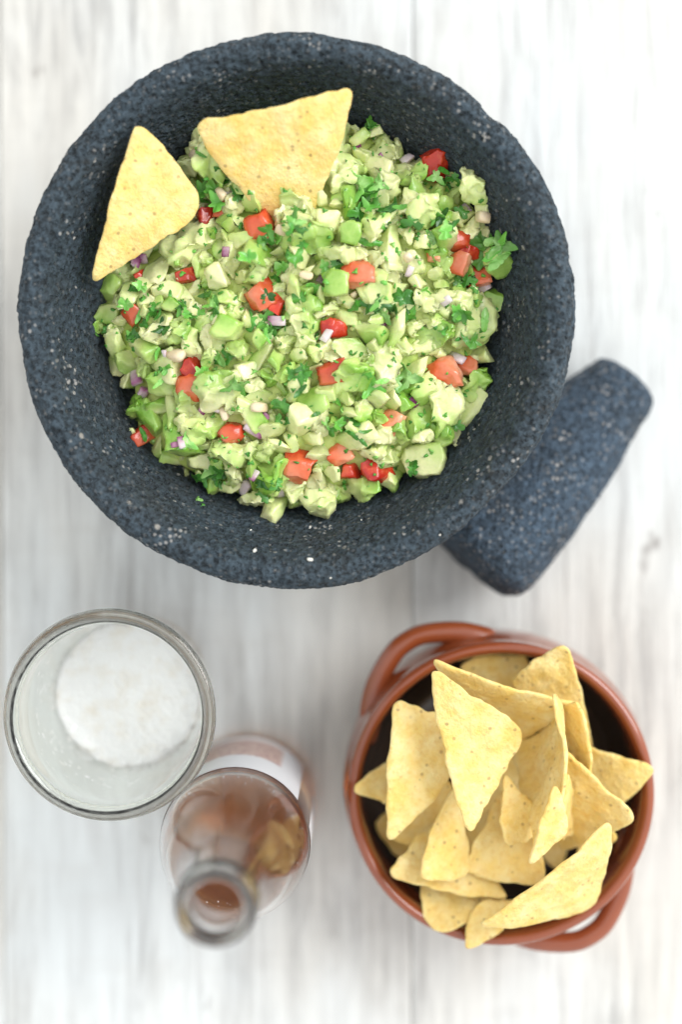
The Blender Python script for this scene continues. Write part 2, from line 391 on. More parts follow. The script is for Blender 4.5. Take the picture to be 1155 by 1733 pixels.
# ------------------------------------------------------------------ molcajete (stone mortar)
BC = P(500, 526.5, 0.115); BCX, BCY = BC.x, BC.y
mol = tag(empty('stone_mortar', (BCX, BCY, 0)), 'large dark grey pitted basalt mortar bowl heaped with guacamole', 'mortar')
inner = [(0.0008, 0.036), (0.020, 0.037), (0.040, 0.043), (0.056, 0.054), (0.068, 0.068), (0.078, 0.083), (0.086, 0.098), (0.0925, 0.1115)]
lip = [(0.0965, 0.1180), (0.1010, 0.1205), (0.1050, 0.1190), (0.1075, 0.1145), (0.1080, 0.107)]
outer = [(0.1055, 0.092), (0.0985, 0.075), (0.088, 0.058), (0.074, 0.043), (0.056, 0.031), (0.030, 0.026), (0.0008, 0.025)]
fine = resample(inner+lip+outer, 0.00065)
keep = [0]; 
for k in range(1, len(fine)):   # coarse rings where nothing shows
    r, z = fine[k]
    hidden = (r < 0.066) or (z < 0.06)
    step = 0.006 if hidden else 0.0
    if np.linalg.norm(fine[k]-fine[keep[-1]]) >= step: keep.append(k)
prof = fine[keep]
v, f = lathe_arrays(prof, 1000); f = f[:, ::-1]
def roughen(v, f, amp=1.0, seed=0, ang=True):
    n = normals_of(v, f)
    d = 0.0010*fbm(v*26, 3, seed+1) + 0.0008*fbm(v*150, 3, seed+2)
    w = worley(v*300, seed+3); w2 = worley(v*95, seed+8)
    d -= 0.0011*np.clip((0.42-w)/0.42, 0, 1)**0.8
    sel = vnoise(v*60, seed+12) > 0.1
    d -= sel*0.0011*np.clip((0.34-w2)/0.34, 0, 1)**0.7
    d += 0.00045*fbm(v*520, 2, seed+4)
    return v+n*(d*amp)[:, None], n
vd, nn = roughen(v, f, 1.0, 3)
# nicks along the outer lip
a = np.arctan2(v[:, 1], v[:, 0]); rr = np.hypot(v[:, 0], v[:, 1])
lipw = np.clip((rr-0.093)/0.012, 0, 1)
oval = 0.0006*np.sin(2*a+0.5)+0.0006*np.sin(3*a+1.0)+0.0007*vnoise(np.c_[a*5, a*0, a*0+0.5], 3)
for (px, py, amp, wd) in ((822, 205, 0.0016, 0.045), (960, 440, 0.0010, 0.04)):
    q = P(px, py, 0.112); qa = math.atan2(q.y-BCY, q.x-BCX)
    da = np.angle(np.exp(1j*(a-qa))); oval = oval-amp*np.exp(-(da/wd)**2)
vd[:, 0] += np.cos(a)*oval*lipw; vd[:, 1] += np.sin(a)*oval*lipw
link('bowl', mesh('bowl', vd, f, M['stone']), mol)
for k in range(3):
    ang = R(90+120*k+20)
    prl = resample([(0.0006, 0.0), (0.014, 0.0008), (0.0175, 0.006), (0.020, 0.02), (0.023, 0.04), (0.024, 0.055), (0.0006, 0.056)], 0.0025)
    lv, lf = lathe_arrays(prl, 64)
    lv, _ = roughen(lv, lf, 0.7, 20+k)
    lv[:, 2] = np.maximum(lv[:, 2], 0.0)
    tilt = (0.056-lv[:, 2])*0.18
    lv[:, 0] += math.cos(ang)*tilt; lv[:, 1] += math.sin(ang)*tilt
    link('leg', mesh('leg', lv, lf, M['stone']), mol, (0.052*math.cos(ang), 0.052*math.sin(ang), 0.0))

# ------------------------------------------------------------------ pestle
A = P(791, 939, 0.029); B = P(1063, 645, 0.0125)
ax = (B-A); Lp = ax.length
pp = resample([(0.0006, -0.002), (0.021, -0.0016), (0.0275, 0.0012), (0.0300, 0.007), (0.0300, 0.022), (0.0278, 0.045), (0.0238, 0.068), (0.0190, 0.089), (0.0164, Lp-0.0045), (0.0142, Lp-0.0008), (0.0085, Lp+0.0012), (0.0006, Lp+0.0014)], 0.0011)
pv, pf = lathe_arrays(pp, 200)
ang = np.arctan2(pv[:, 1], pv[:, 0]); pv[:, :2] *= (1+0.035*np.cos(3*ang+0.4))[:, None]
pv, _ = roughen(pv, pf, 0.85, 60)
rot = ax.normalized().to_track_quat('Z', 'Y').to_matrix()
pv = pv @ np.array(rot).T
zoff = pv[:, 2].min()+A.z
ob = link('pestle', mesh('pestle', pv, pf, M['stone2']), None, (A.x, A.y, A.z-zoff-0.0002))
tag(ob, 'tapered blue grey basalt pestle lying half under the mortar rim', 'pestle')

# ------------------------------------------------------------------ sheet builder: chips and leaves
def rounded_outline(c2, rad, n_edge=16, n_corner=7, bulge=0.02, seed=0, jag=0.0011):
    c2 = [np.array(c) for c in c2]; n = len(c2); pts = []
    for k in range(n):
        p0, p1, p2 = c2[k-1], c2[k], c2[(k+1) % n]
        d0 = (p0-p1); l0 = np.linalg.norm(d0); d1 = (p2-p1); l1 = np.linalg.norm(d1)
        r = min(rad, 0.32*l0, 0.32*l1)
        a, b = p1+d0/l0*r, p1+d1/l1*r
        for t in np.linspace(0, 1, n_corner): pts.append((1-t)**2*a+2*t*(1-t)*(p1*0.82+(a+b)/2*0.18)+t*t*b)
        r2 = min(rad, 0.32*l1, 0.32*np.linalg.norm(c2[(k+2) % n]-p2))
        e = p2-d1/l1*r2; nrm = np.array([d1[1], -d1[0]])/l1
        for t in np.linspace(0, 1, n_edge+2)[1:-1]: pts.append(b+(e-b)*t+nrm*bulge*l1*math.sin(math.pi*t))
    pts = np.array(pts)
    jn = fbm(np.c_[pts*260, np.full(len(pts), seed*7.1)], 2, seed)
    j2 = fbm(np.c_[pts*70, np.full(len(pts), seed*3.1)], 2, seed+5)
    ctr = pts.mean(0); d = pts-ctr; d /= np.linalg.norm(d, axis=1, keepdims=True)
    return pts+d*(jn*jag+j2*jag*1.6)[:, None]
def sheet(name, outline, disp, thick, mat, rings=9, attr=None, seed=0, edge_soft=0.6):
    """outline (n,2) star-shaped about its mean; disp(xy)->z ; closed thin shell"""
    n = len(outline); ctr = outline.mean(0)
    ts = np.r_[1.0, 0.97, np.linspace(0.90, 0.08, rings)]
    xy = np.vstack([ctr+(outline-ctr)*t for t in ts]+[ctr[None]])
    z = disp(xy); nr = len(ts)
    th = np.concatenate([np.full(n, thick*0.22), np.full(n, thick*0.42)]+[np.full(n, thick*0.5)]*rings+[[thick*0.5]])
    top = np.c_[xy, z+th]; bot = np.c_[xy, z-th]; N = len(xy)
    f = []
    for k in range(nr-1):
        for i in range(n):
            i2 = (i+1) % n
            f.append((k*n+i, k*n+i2, (k+1)*n+i2, (k+1)*n+i))
    for i in range(n): f.append(((nr-1)*n+i, (nr-1)*n+(i+1) % n, N-1))
    fb = [tuple(N+q for q in reversed(t)) for t in f]
    side = [(i, N+i, N+(i+1) % n, (i+1) % n) for i in range(n)]
    v = np.vstack([top, bot])
    at = None if attr is None else np.r_[attr(xy), attr(xy)]
    return mesh(name, v, f+fb+side, mat, True, at)
def chip(corners, label, bends=((1, 0, 0),), seed=0, rad=0.0085, group=None, bulge=0.012, wob=0.0014, thick=0.0019):
    """corners: three (px, py, height m); bends: (dir angle deg, curvature 1/m, fold) in the chip's own plane"""
    C = [P(*c) for c in corners]
    o = (C[0]+C[1]+C[2])/3
    e1 = (C[1]-C[0]).normalized(); nz = (C[1]-C[0]).cross(C[2]-C[0]).normalized()
    if nz.z < 0: nz = -nz
    e2 = nz.cross(e1)
    c2 = [np.array([(c-o).dot(e1), (c-o).dot(e2)]) for c in C]
    ar = (c2[1]-c2[0])[0]*(c2[2]-c2[0])[1]-(c2[1]-c2[0])[1]*(c2[2]-c2[0])[0]
    if ar < 0: c2 = [c2[0], c2[2], c2[1]]
    def raw(xy):
        z = 0
        for (a, k, _f) in bends:
            d = xy[:, 0]*math.cos(R(a))+xy[:, 1]*math.sin(R(a))
            z = z+k*d*d+_f*d**3
        return z
    cc = raw(np.array(c2))
    T = np.c_[np.array(c2), np.ones(3)]; lin = np.linalg.solve(T, cc)
    def disp(xy):
        z = raw(xy)-np.c_[xy, np.ones(len(xy))] @ lin
        p = np.c_[xy, np.full(len(xy), seed*1.7)]
        return z+wob*fbm(p*75, 2, seed)+wob*0.35*np.clip(fbm(p*190, 2, seed+9)*2, 0, 1)
    ol = rounded_outline(c2, rad, 22, 8, bulge, seed)
    me = sheet('tortilla_chip', ol, disp, thick, M['chip'], 12)
    ob = link('tortilla_chip', me, None, o)
    ob.rotation_euler = Matrix((e1, e2, nz)).transposed().to_euler()
    return tag(ob, label, 'tortilla chip', group)

# ------------------------------------------------------------------ guacamole
POLY = [(610, 188), (660, 228), (715, 258), (775, 262), (800, 310), (828, 350), (850, 400), (860, 440), (838, 470), (858, 495), (852, 525), (825, 592), (812, 640), (822, 700),
        (765, 738), (735, 792), (690, 808), (640, 835), (592, 828), (545, 866), (490, 858), (410, 850), (340, 818), (270, 780), (220, 738), (212, 650), (172, 602), (150, 545), (165, 490),
        (220, 420), (300, 370), (312, 300), (306, 250), (335, 212), (420, 185), (560, 178)]
GH = 0.098
PW2 = np.array([[P(x, y, GH).x, P(x, y, GH).y] for x, y in POLY])
def poly_dist(x, y):
    """signed distance, positive inside"""
    p = np.array([x, y]); a = PW2; b = np.roll(PW2, -1, 0)
    ab = b-a; t = np.clip(((p-a)*ab).sum(1)/(ab*ab).sum(1), 0, 1)
    d = np.min(np.linalg.norm(p-(a+ab*t[:, None]), axis=1))
    c = ((a[:, 1] > y) != (b[:, 1] > y)) & (x < (b[:, 0]-a[:, 0])*(y-a[:, 1])/(b[:, 1]-a[:, 1]+1e-12)+a[:, 0])
    return d if c.sum() % 2 else -d
_ir = np.array([p[0] for p in inner+lip[:1]]); _iz = np.array([p[1] for p in inner+lip[:1]])
def wall_z(x, y): return float(np.interp(math.hypot(x-BCX, y-BCY), _ir, _iz))
def gz(x, y):
    d = poly_dist(x, y)
    h = 0.0800+0.0235*(1-math.exp(-max(d+0.002, 0)/0.020))
    h += 0.0022*float(fbm(np.array([[x*55, y*55, 3.3]]), 2, 41)[0])
    return max(h, wall_z(x, y)-0.002) if d > -0.012 else h
guac = tag(empty('guacamole', (BCX, BCY, 0.09)), 'chunky green guacamole with diced tomato, red onion and cilantro in the mortar', 'guacamole')
GO = Vector((BCX, BCY, 0.09))
def gpart(name, me, loc, rot=(0, 0, 0), s=1.0):
    o = bpy.data.objects.new(name, me); COL.objects.link(o); o.parent = guac
    o.location = Vector(loc)-GO; o.rotation_euler = rot
    o.scale = (s, s, s) if isinstance(s, (int, float)) else s
    return o
# base mash: closed lump that fills the bowl under the pieces
NR, NA = 70, 230
cxm, cym = PW2.mean(0)
mv, mt_ = [], []
ctr0 = np.array([cxm, cym])
def ray_to_poly(a):
    d = np.array([math.cos(a), math.sin(a)]); lo, hi = 0.0, 0.12
    for _ in range(22):
        mid = (lo+hi)/2; q = ctr0+d*mid
        if poly_dist(*q) > 0: lo = mid
        else: hi = mid
    return lo
rads = np.array([ray_to_poly(2*math.pi*k/NA) for k in range(NA)])
for j in range(NR):
    t = (j/(NR-1))**0.8
    for k in range(NA):
        a = 2*math.pi*k/NA; q = ctr0+np.array([math.cos(a), math.sin(a)])*rads[k]*(t*0.985+0.0005)
        mv.append((q[0], q[1], gz(*q)-0.0008-(0.010 if j == NR-1 else 0.0)))
mv = np.array(mv)
mv[:, 2] += 0.0030*fbm(mv*np.array([150, 150, 0.0])+0.5, 3, 77)
i = np.arange(NR-1)[:, None]*NA; j = np.arange(NA)[None]; j2 = (j+1) % NA
mf = np.stack([i+j, i+NA+j, i+NA+j2, i+j2], -1).reshape(-1, 4)
tone = np.clip(0.5+0.5*fbm(mv*np.array([90, 90, 90.0]), 2, 9), 0, 1)
gpart('mash', mesh('mash', mv-np.array(GO), mf, M['mash'], True, tone), GO)

def chunk_mesh(seed, dims, ncut, cut_d, noise_amp, mat, seg=5, round_=0.55, tone_rng=(0, 1), name='chunk'):
    r = np.random.default_rng(seed)
    bm = bmesh.new(); bmesh.ops.create_cube(bm, size=2.0)
    bmesh.ops.subdivide_edges(bm, edges=bm.edges[:], cuts=seg-1, use_grid_fill=True)
    v = np.array([x.co[:] for x in bm.verts]); fs = [[q.index for q in p.verts] for p in bm.faces]; bm.free()
    sp = v/np.linalg.norm(v, axis=1, keepdims=True)*1.18
    v = v*(1-round_)+sp*round_
    for _ in range(ncut):
        n = r.normal(size=3); n /= np.linalg.norm(n); d = cut_d*r.uniform(0.75, 1.2)
        over = np.maximum(v @ n-d, 0); v = v-np.outer(over*0.93, n)
    v = v*np.array(dims)
    v = v+noise_amp*np.stack([fbm(v*2.0+5*k, 3, seed*3+k) for k in range(3)], 1)
    ax_ = r.normal(size=3); ax_ /= np.linalg.norm(ax_)
    t = v @ ax_; t = (t-t.min())/(t.max()-t.min())
    t = tone_rng[0]+(tone_rng[1]-tone_rng[0])*t
    return mesh(name, v*0.5, fs, mat, True, t)
avo = []
for k in range(34):
    r = random.Random(100+k)
    if k % 5 < 2:   # crisp dice and slabs
        dims = (r.uniform(0.9, 1.4), r.uniform(0.6, 0.95), r.uniform(0.35, 0.7)); nc, cd, na, ro = r.randint(4, 7), 0.66, 0.16, 0.2
    elif k % 5 == 2:   # wedges
        dims = (r.uniform(1.0, 1.4), r.uniform(0.6, 0.8), r.uniform(0.5, 0.7)); nc, cd, na, ro = 9, 0.5, 0.18, 0.3
    else:           # mashed lumps
        dims = (r.uniform(0.8, 1.25), r.uniform(0.75, 1.0), r.uniform(0.5, 0.8)); nc, cd, na, ro = 5, 0.75, 0.50, 0.6
    t0 = r.choice([-0.05, 0.05, 0.1, 0.25, 0.4]); t1 = r.choice([0.45, 0.6, 0.75, 0.95, 1.1])
    avo.append(chunk_mesh(100+k, dims, nc, cd, na, M['avocado'], 10 if na > 0.2 else 7, ro, (t0, t1), 'avocado_chunk'))
tom = []
for k in range(10):
    r = random.Random(300+k)
    t0, t1 = [(0.25, 0.9), (0.5, 1.0), (-0.1, 0.45), (0.3, 0.7), (0.0, 0.6)][k % 5]
    tom.append(chunk_mesh(300+k, (1.05, r.uniform(0.8, 1.0), r.uniform(0.6, 0.8)), 5, 0.80, 0.20, M['tomato'], 6, 0.12, (t0, t1), 'tomato_dice'))
oni = []
for k in range(8):
    r = random.Random(400+k)
    oni.append(chunk_mesh(400+k, (1.0, r.uniform(0.5, 0.8), 0.34), 2, 0.85, 0.06, M['onion'], 3, 0.2, [(0.0, 0.6), (0.1, 0.9), (0.5, 1.1), (0.8, 1.1)][k % 4], 'onion_dice'))
gar = [chunk_mesh(500+k, (1.1, 0.7, 0.6), 2, 0.8, 0.1, M['garlic'], 3, 0.6, (0, 1), 'pale_morsel') for k in range(4)]
leaf = []
for k in range(14):
    r = np.random.default_rng(600+k)
    kind = k % 3
    n = 44; th = np.linspace(0, 2*math.pi, n, endpoint=False)
    if kind == 0: rad_ = 0.36+0.16*np.cos(3*th+0.2)+0.05*np.cos(9*th+r.uniform(0, 6))+0.04*np.cos(6*th+1)       # lobed leaf
    elif kind == 1: rad_ = 0.40+0.10*np.cos(2*th)+0.08*np.cos(5*th+r.uniform(0, 6))+0.05*np.cos(8*th+r.uniform(0, 6))  # torn piece
    else: rad_ = 1/np.sqrt((np.cos(th)/0.55)**2+(np.sin(th)/0.15)**2)*(1+0.10*np.cos(5*th+r.uniform(0, 6)))      # cut strip
    ol = np.c_[rad_*np.cos(th), rad_*np.sin(th)]
    kx, ky, kt = r.uniform(-0.9, 0.9), r.uniform(0.3, 1.3)*r.choice([-1, 1]), r.uniform(-0.9, 0.9)
    sd = 600+k
    def disp(xy, kx=kx, ky=ky, kt=kt, sd=sd):
        return kx*xy[:, 0]**2+ky*xy[:, 1]**2+kt*xy[:, 0]*xy[:, 1]+0.16*fbm(np.c_[xy*4.2, np.full(len(xy), sd*1.3)], 2, sd)
    tb = [0.15, 0.4, 0.65, 0.85, 0.3][k % 5]
    leaf.append(sheet('cilantro_leaf', ol, disp, 0.05, M['herb'], 3, lambda xy, tb=tb, sd=sd: np.clip(tb+0.28*fbm(np.c_[xy*3, np.full(len(xy), 1.0)], 2, sd), 0, 1)))
def randrot(r=rng): return (r.uniform(0, 6.28), r.uniform(0, 6.28), r.uniform(0, 6.28))
placed = []
SC = FPX/(CAM_H-GH)     # photo pixels per metre at the guacamole
TOMS = [(745, 268, 56, 1, 15), (605, 461, 50, 2, 0), (780, 405, 40, 0, 30), (776, 445, 36, 2, 70), (808, 466, 38, 2, 10), (432, 386, 52, 3, 20), (446, 502, 50, 0, 40), (470, 518, 34, 1, 70),
        (328, 650, 54, 0, 85), (326, 618, 42, 1, 60), (395, 731, 44, 0, 45), (507, 788, 56, 0, 80), (638, 792, 50, 1, 30), (592, 800, 36, 1, 0), (562, 626, 46, 3, 10), (565, 553, 38, 1, 10),
        (220, 532, 36, 3, 50), (237, 737, 38, 3, 30), (352, 366, 38, 1, 0), (312, 470, 32, 1, 20), (660, 714, 40, 2, 60), (752, 632, 48, 2, 20), (790, 618, 36, 2, 0), (575, 768, 38, 2, 30),
        (378, 352, 32, 2, 80), (745, 300, 24, 1, 0), (795, 425, 30, 1, 10), (735, 432, 20, 2, 0), (238, 470, 26, 1, 30)]
for (x, y, s, kd, a) in TOMS:
    q = P(x, y, GH); z = gz(q.x, q.y); s_m = s/SC
    q = P(x, y, z+0.002)
    gpart('tomato_dice', tom[kd+5*rng.randint(0, 1)], (q.x, q.y, z+s_m*0.17), (rng.uniform(-.45, .45), rng.uniform(-.45, .45), R(a)), s_m*1.04)
    placed.append((q.x, q.y, s_m*0.80, 1))
ONI = [(605, 243, 20, 3), (646, 262, 16, 3), (470, 828, 32, 0), (412, 827, 30, 0), (235, 668, 30, 1), (225, 636, 30, 1), (700, 680, 20, 3), (447, 708, 20, 3), (432, 726, 34, 1), (385, 332, 30, 0),
       (368, 328, 26, 0), (785, 356, 26, 2), (822, 483, 24, 0), (515, 500, 24, 0), (362, 690, 26, 1), (776, 604, 28, 0), (225, 437, 26, 2), (470, 545, 30, 1), (346, 692, 18, 2), (690, 262, 24, 0)]
for (x, y, s, kd) in ONI:
    q = P(x, y, GH); z = gz(q.x, q.y); s_m = s/SC
    gpart('onion_dice', oni[kd+4*rng.randint(0, 1)], (q.x, q.y, z+0.0028), (rng.uniform(-.6, .6), rng.uniform(-.6, .6), rng.uniform(0, 6)), s_m*1.05)
    placed.append((q.x, q.y, s_m*0.6, 1))
# named large avocado pieces
BIG = [(390, 562, 64), (437, 432, 66), (560, 392, 66), (470, 605, 52), (755, 690, 84), (805, 685, 66), (700, 770, 84), (540, 838, 74), (300, 745, 92), (275, 655, 66), (240, 590, 54), (190, 590, 66),
       (175, 525, 60), (800, 545, 78), (840, 505, 52), (805, 315, 60), (790, 355, 50), (585, 290, 74), (600, 590, 66), (740, 465, 56), (750, 510, 54), (430, 795, 62), (395, 765, 62), (600, 750, 74),
       (360, 292, 84), (345, 235, 50), (325, 410, 74), (265, 450, 60), (220, 455, 50), (300, 555, 50), (365, 480, 72), (560, 800, 46), (500, 500, 52), (680, 300, 56), (640, 330, 60), (800, 655, 56), (660, 460, 56),
       (490, 335, 56), (430, 345, 46), (545, 340, 50), (610, 225, 50), (650, 255, 50)]
for (x, y, s) in BIG:
    q = P(x, y, GH); z = gz(q.x, q.y); s_m = s/SC*1.05
    gpart('avocado_chunk', avo[rng.randrange(len(avo))], (q.x, q.y, z+s_m*0.12), randrot(), s_m)
    placed.append((q.x, q.y, s_m*0.78, 0))
def scatter(n, smin, smax, pack, tries, minedge):
    out = []
    x0, y0 = PW2.min(0); x1, y1 = PW2.max(0)
    for _ in range(tries):
        if len(out) >= n: break
        x, y = rng.uniform(x0, x1), rng.uniform(y0, y1)
        if poly_dist(x, y) < minedge: continue
        s = smin+(smax-smin)*rng.random()**1.5
        if any((x-a)**2+(y-b)**2 < ((s*0.8+c)*0.5*pack)**2 for a, b, c, _k in placed): continue
        placed.append((x, y, s*0.8, 0)); out.append((x, y, s))
    return out
nav = 0
for (x, y, s) in scatter(300-len(BIG), 0.0095, 0.0210, 0.58, 20000, 0.001):
    gpart('avocado_chunk', avo[rng.randrange(len(avo))], (x, y, gz(x, y)+s*rng.uniform(-0.10, 0.20)), randrot(), s); nav += 1
# smaller rubble between the pieces: joined
def joined(name, protos, spots, mat):
    vs_, fs_, ts_, off = [], [], [], 0
    cache = {}
    for (x, y, z, s, p) in spots:
        me = protos[p]
        if p not in cache:
            co = np.zeros(len(me.vertices)*3, np.float32); me.vertices.foreach_get('co', co)
            t = np.zeros(len(me.vertices), np.float32); me.attributes['tone'].data.foreach_get('value', t)
            cache[p] = (co.reshape(-1, 3), np.array([pl.vertices[:] for pl in me.polygons]), t)
        co, fc, t = cache[p]
        m3 = np.array(Euler(randrot()).to_matrix())
        vs_.append(co*s @ m3.T+np.array((x, y, z))-np.array(GO)); fs_.append(fc+off); ts_.append(np.clip(t+rng.uniform(-0.2, 0.2), -0.1, 1.1)); off += len(co)
    return gpart(name, mesh(name, np.vstack(vs_), np.vstack(fs_), mat, True, np.concatenate(ts_)), GO)
spots = []
x0, y0 = PW2.min(0); x1, y1 = PW2.max(0)
while len(spots) < 230:
    x, y = rng.uniform(x0, x1), rng.uniform(y0, y1)
    d = poly_dist(x, y)
    if d < -0.001: continue
    s = rng.uniform(0.0030, 0.0080)
    spots.append((x, y, gz(x, y)+rng.uniform(-0.0035, 0.0014), s, rng.randrange(len(avo))))
tag(joined('avocado_bits', avo, spots, M['avocado']), kind='stuff')
# height of the heap as built, so that leaves and bits lie on what is under them
from mathutils.bvhtree import BVHTree
bpy.context.view_layer.update()
BV, BF, off = [], [], 0
for o_ in guac.children:
    me = o_.data; co = np.zeros(len(me.vertices)*3, np.float32); me.vertices.foreach_get('co', co)
    mw = np.array(o_.matrix_world); co = co.reshape(-1, 3) @ mw[:3, :3].T+mw[:3, 3]
    BV += co.tolist(); BF += [tuple(i+off for i in pl.vertices) for pl in me.polygons]; off += len(co)
HEAP = BVHTree.FromPolygons(BV, BF)
def lay(x, y, tilt=0.35):
    hit = HEAP.ray_cast(Vector((x, y, 0.2)), Vector((0, 0, -1)))
    if hit[0] is None: return gz(x, y), (0, 0, rng.uniform(0, 6.28))
    n_ = hit[1].normalized()
    if n_.z < 0: n_ = -n_
    n_ = (n_+Vector((0, 0, 0.6))+Vector((rng.gauss(0, tilt), rng.gauss(0, tilt), 0))).normalized()
    q_ = n_.to_track_quat('Z', 'Y') @ Euler((0, 0, rng.uniform(0, 6.28))).to_quaternion()
    return hit[0].z, q_.to_euler()
# cilantro: clusters then scattered shreds
HERB = [(365, 300, 48, 9, 22), (250, 562, 42, 9, 20), (345, 523, 28, 6, 20), (240, 505, 32, 6, 20), (440, 555, 24, 4, 24), (640, 378, 58, 12, 26), (740, 383, 28, 5, 24), (755, 292, 28, 6, 22), (838, 430, 26, 5, 38),
        (662, 535, 40, 7, 28), (500, 402, 28, 6, 22), (490, 450, 22, 4, 22), (568, 708, 34, 7, 22), (510, 640, 26, 5, 22), (402, 655, 14, 2, 36), (680, 650, 14, 2, 30), (640, 652, 18, 2, 26), (478, 700, 16, 3, 22),
        (355, 800, 36, 8, 24), (340, 628, 10, 2, 22), (800, 552, 36, 6, 26), (622, 322, 16, 3, 34), (632, 212, 14, 3, 24), (450, 822, 22, 4, 18), (610, 742, 24, 4, 20), (300, 530, 30, 5, 20), (375, 600, 18, 3, 26),
        (705, 795, 10, 2, 22), (395, 318, 20, 4, 22), (445, 405, 16, 3, 26), (785, 480, 18, 3, 22), (830, 410, 14, 2, 40), (150, 560, 6, 2, 14), (560, 440, 20, 3, 20)]
PALE = {(680, 650), (622, 322), (800, 552), (838, 430), (365, 300), (402, 655), (830, 410)}
for (x, y, sp, n, s) in HERB:
    for k in range(n):
        a = rng.uniform(0, 6.28); rr_ = sp*math.sqrt(rng.random())
        q = P(x+rr_*math.cos(a), y+rr_*math.sin(a), GH); sz = s/SC*rng.uniform(0.95, 1.75)
        li = rng.choice((3, 8, 13, 2, 7)) if (x, y) in PALE else rng.randrange(len(leaf))
        z_, e_ = lay(q.x, q.y)
        gpart('cilantro_leaf', leaf[li], (q.x, q.y, z_+rng.uniform(0.0002, 0.0012)), e_, sz)
def inside(m):
    while True:
        x, y = rng.uniform(x0, x1), rng.uniform(y0, y1)
        if poly_dist(x, y) > m: return x, y
for _ in range(28):
    x, y = inside(0.002); z_, e_ = lay(x, y)
    gpart('cilantro_leaf', leaf[rng.randrange(len(leaf))], (x, y, z_+0.0004), e_, rng.uniform(0.004, 0.0085))
for _ in range(12):
    x, y = inside(0.004); z_, e_ = lay(x, y)
    gpart('onion_dice', oni[rng.randrange(8)], (x, y, z_+0.0004), e_, rng.uniform(0.003, 0.006))
for (x, y, s) in [(818, 368, 32), (300, 602, 30), (375, 330, 22), (480, 395, 24), (690, 440, 22), (330, 262, 22), (600, 500, 18), (520, 470, 20), (380, 700, 22), (440, 690, 26)]:
    q = P(x, y, GH); z_, e_ = lay(q.x, q.y)
    gpart('pale_morsel', gar[rng.randrange(4)], (q.x, q.y, z_+0.001), randrot(), s/SC)
# finely chopped flecks of herb all over: too many and too small to count
fv_, ff_, ft_, off = [], [], [], 0
flk = []
for k in range(6):
    me = leaf[k]; co = np.zeros(len(me.vertices)*3, np.float32); me.vertices.foreach_get('co', co)
    n = 44; NN = len(me.vertices)//2
    ring = co.reshape(-1, 3)[0:n:4]
    flk.append(ring)
for _ in range(360):
    x, y = inside(0.001); z_, e_ = lay(x, y, 0.5); m3 = np.array(Euler(e_).to_matrix())
    rg = flk[rng.randrange(6)]*rng.uniform(0.0010, 0.0030); n = len(rg)
    top = rg+np.array([0, 0, 0.00025]); v_ = np.vstack([top, rg-np.array([0, 0, 0.0002])]) @ m3.T+np.array((x, y, z_+0.0003))-np.array(GO)
    fv_.append(v_); ff_ += [tuple(off+i for i in range(n)), tuple(off+n+i for i in reversed(range(n)))]+[(off+i, off+n+i, off+n+(i+1) % n, off+(i+1) % n) for i in range(n)]
    ft_ += [rng.uniform(0.1, 0.9)]*(2*n); off += 2*n
tag(gpart('herb_flecks', mesh('herb_flecks', np.vstack(fv_), ff_, M['herb'], True, ft_), GO), kind='stuff')

# crumbs on the stone rim
cv, cf, off = [], [], 0
for k, (x, y, s) in enumerate([(525, 947, 9), (431, 932, 7), (560, 978, 5), (565, 862, 9), (472, 872, 4), (425, 897, 4), (525, 893, 5), (612, 880, 4), (745, 905, 4), (325, 870, 5)]):
    q = P(x, y, 0.115); r_ = math.hypot(q.x-BCX, q.y-BCY); prr = np.array(inner+lip)
    z = float(np.interp(r_, prr[:, 0], prr[:, 1])); q = P(x, y, z)
    me = gar[k % 4]; co = np.array([p.co[:] for p in me.vertices]); m3 = np.array(Euler(randrot()).to_matrix())
    cv.append(co*s/SC @ m3.T+np.array((q.x, q.y, z+0.0006))); cf += [tuple(i+off for i in pl.vertices) for pl in me.polygons]; off += len(co)
o = link('crumbs', mesh('crumbs', np.vstack(cv), cf, M['crumb']))
tag(o, 'pale crumbs scattered on the mortar rim', 'crumbs', kind='stuff')
for k, (x, y, s) in enumerate([(335, 846, 20), (344, 856, 12)]):
    q = P(x, y, 0.1); r_ = math.hypot(q.x-BCX, q.y-BCY); prr = np.array(inner+lip); z = float(np.interp(r_, prr[:, 0], prr[:, 1])); q = P(x, y, z)
    o = link('cilantro_scrap', leaf[k+3], None, (q.x, q.y, z+0.0012)); o.rotation_euler = (0.5, 0.6, k*1.3); o.scale = [s/SC]*3
    tag(o, ('larger' if k == 0 else 'smaller')+' green cilantro scrap stuck on the bare mortar wall', 'herb scrap', 'cilantro scraps on the mortar wall')

# chips standing in the guacamole
chip([(232, 196, 0.121), (352, 352, 0.105), (146, 492, 0.103)], 'narrow tortilla chip leaning on the mortar wall beside a wider chip', ((40, 2.0, 0), (130, -1.5, 0)), 1, 0.008, 'chips standing in the guacamole', 0.008)
chip([(608, 143, 0.124), (318, 205, 0.118), (505, 425, 0.088)], 'wide tortilla chip stuck upright in the guacamole', ((0, -3.0, 0), (90, -2.0, 0)), 2, 0.008, 'chips standing in the guacamole', 0.01)

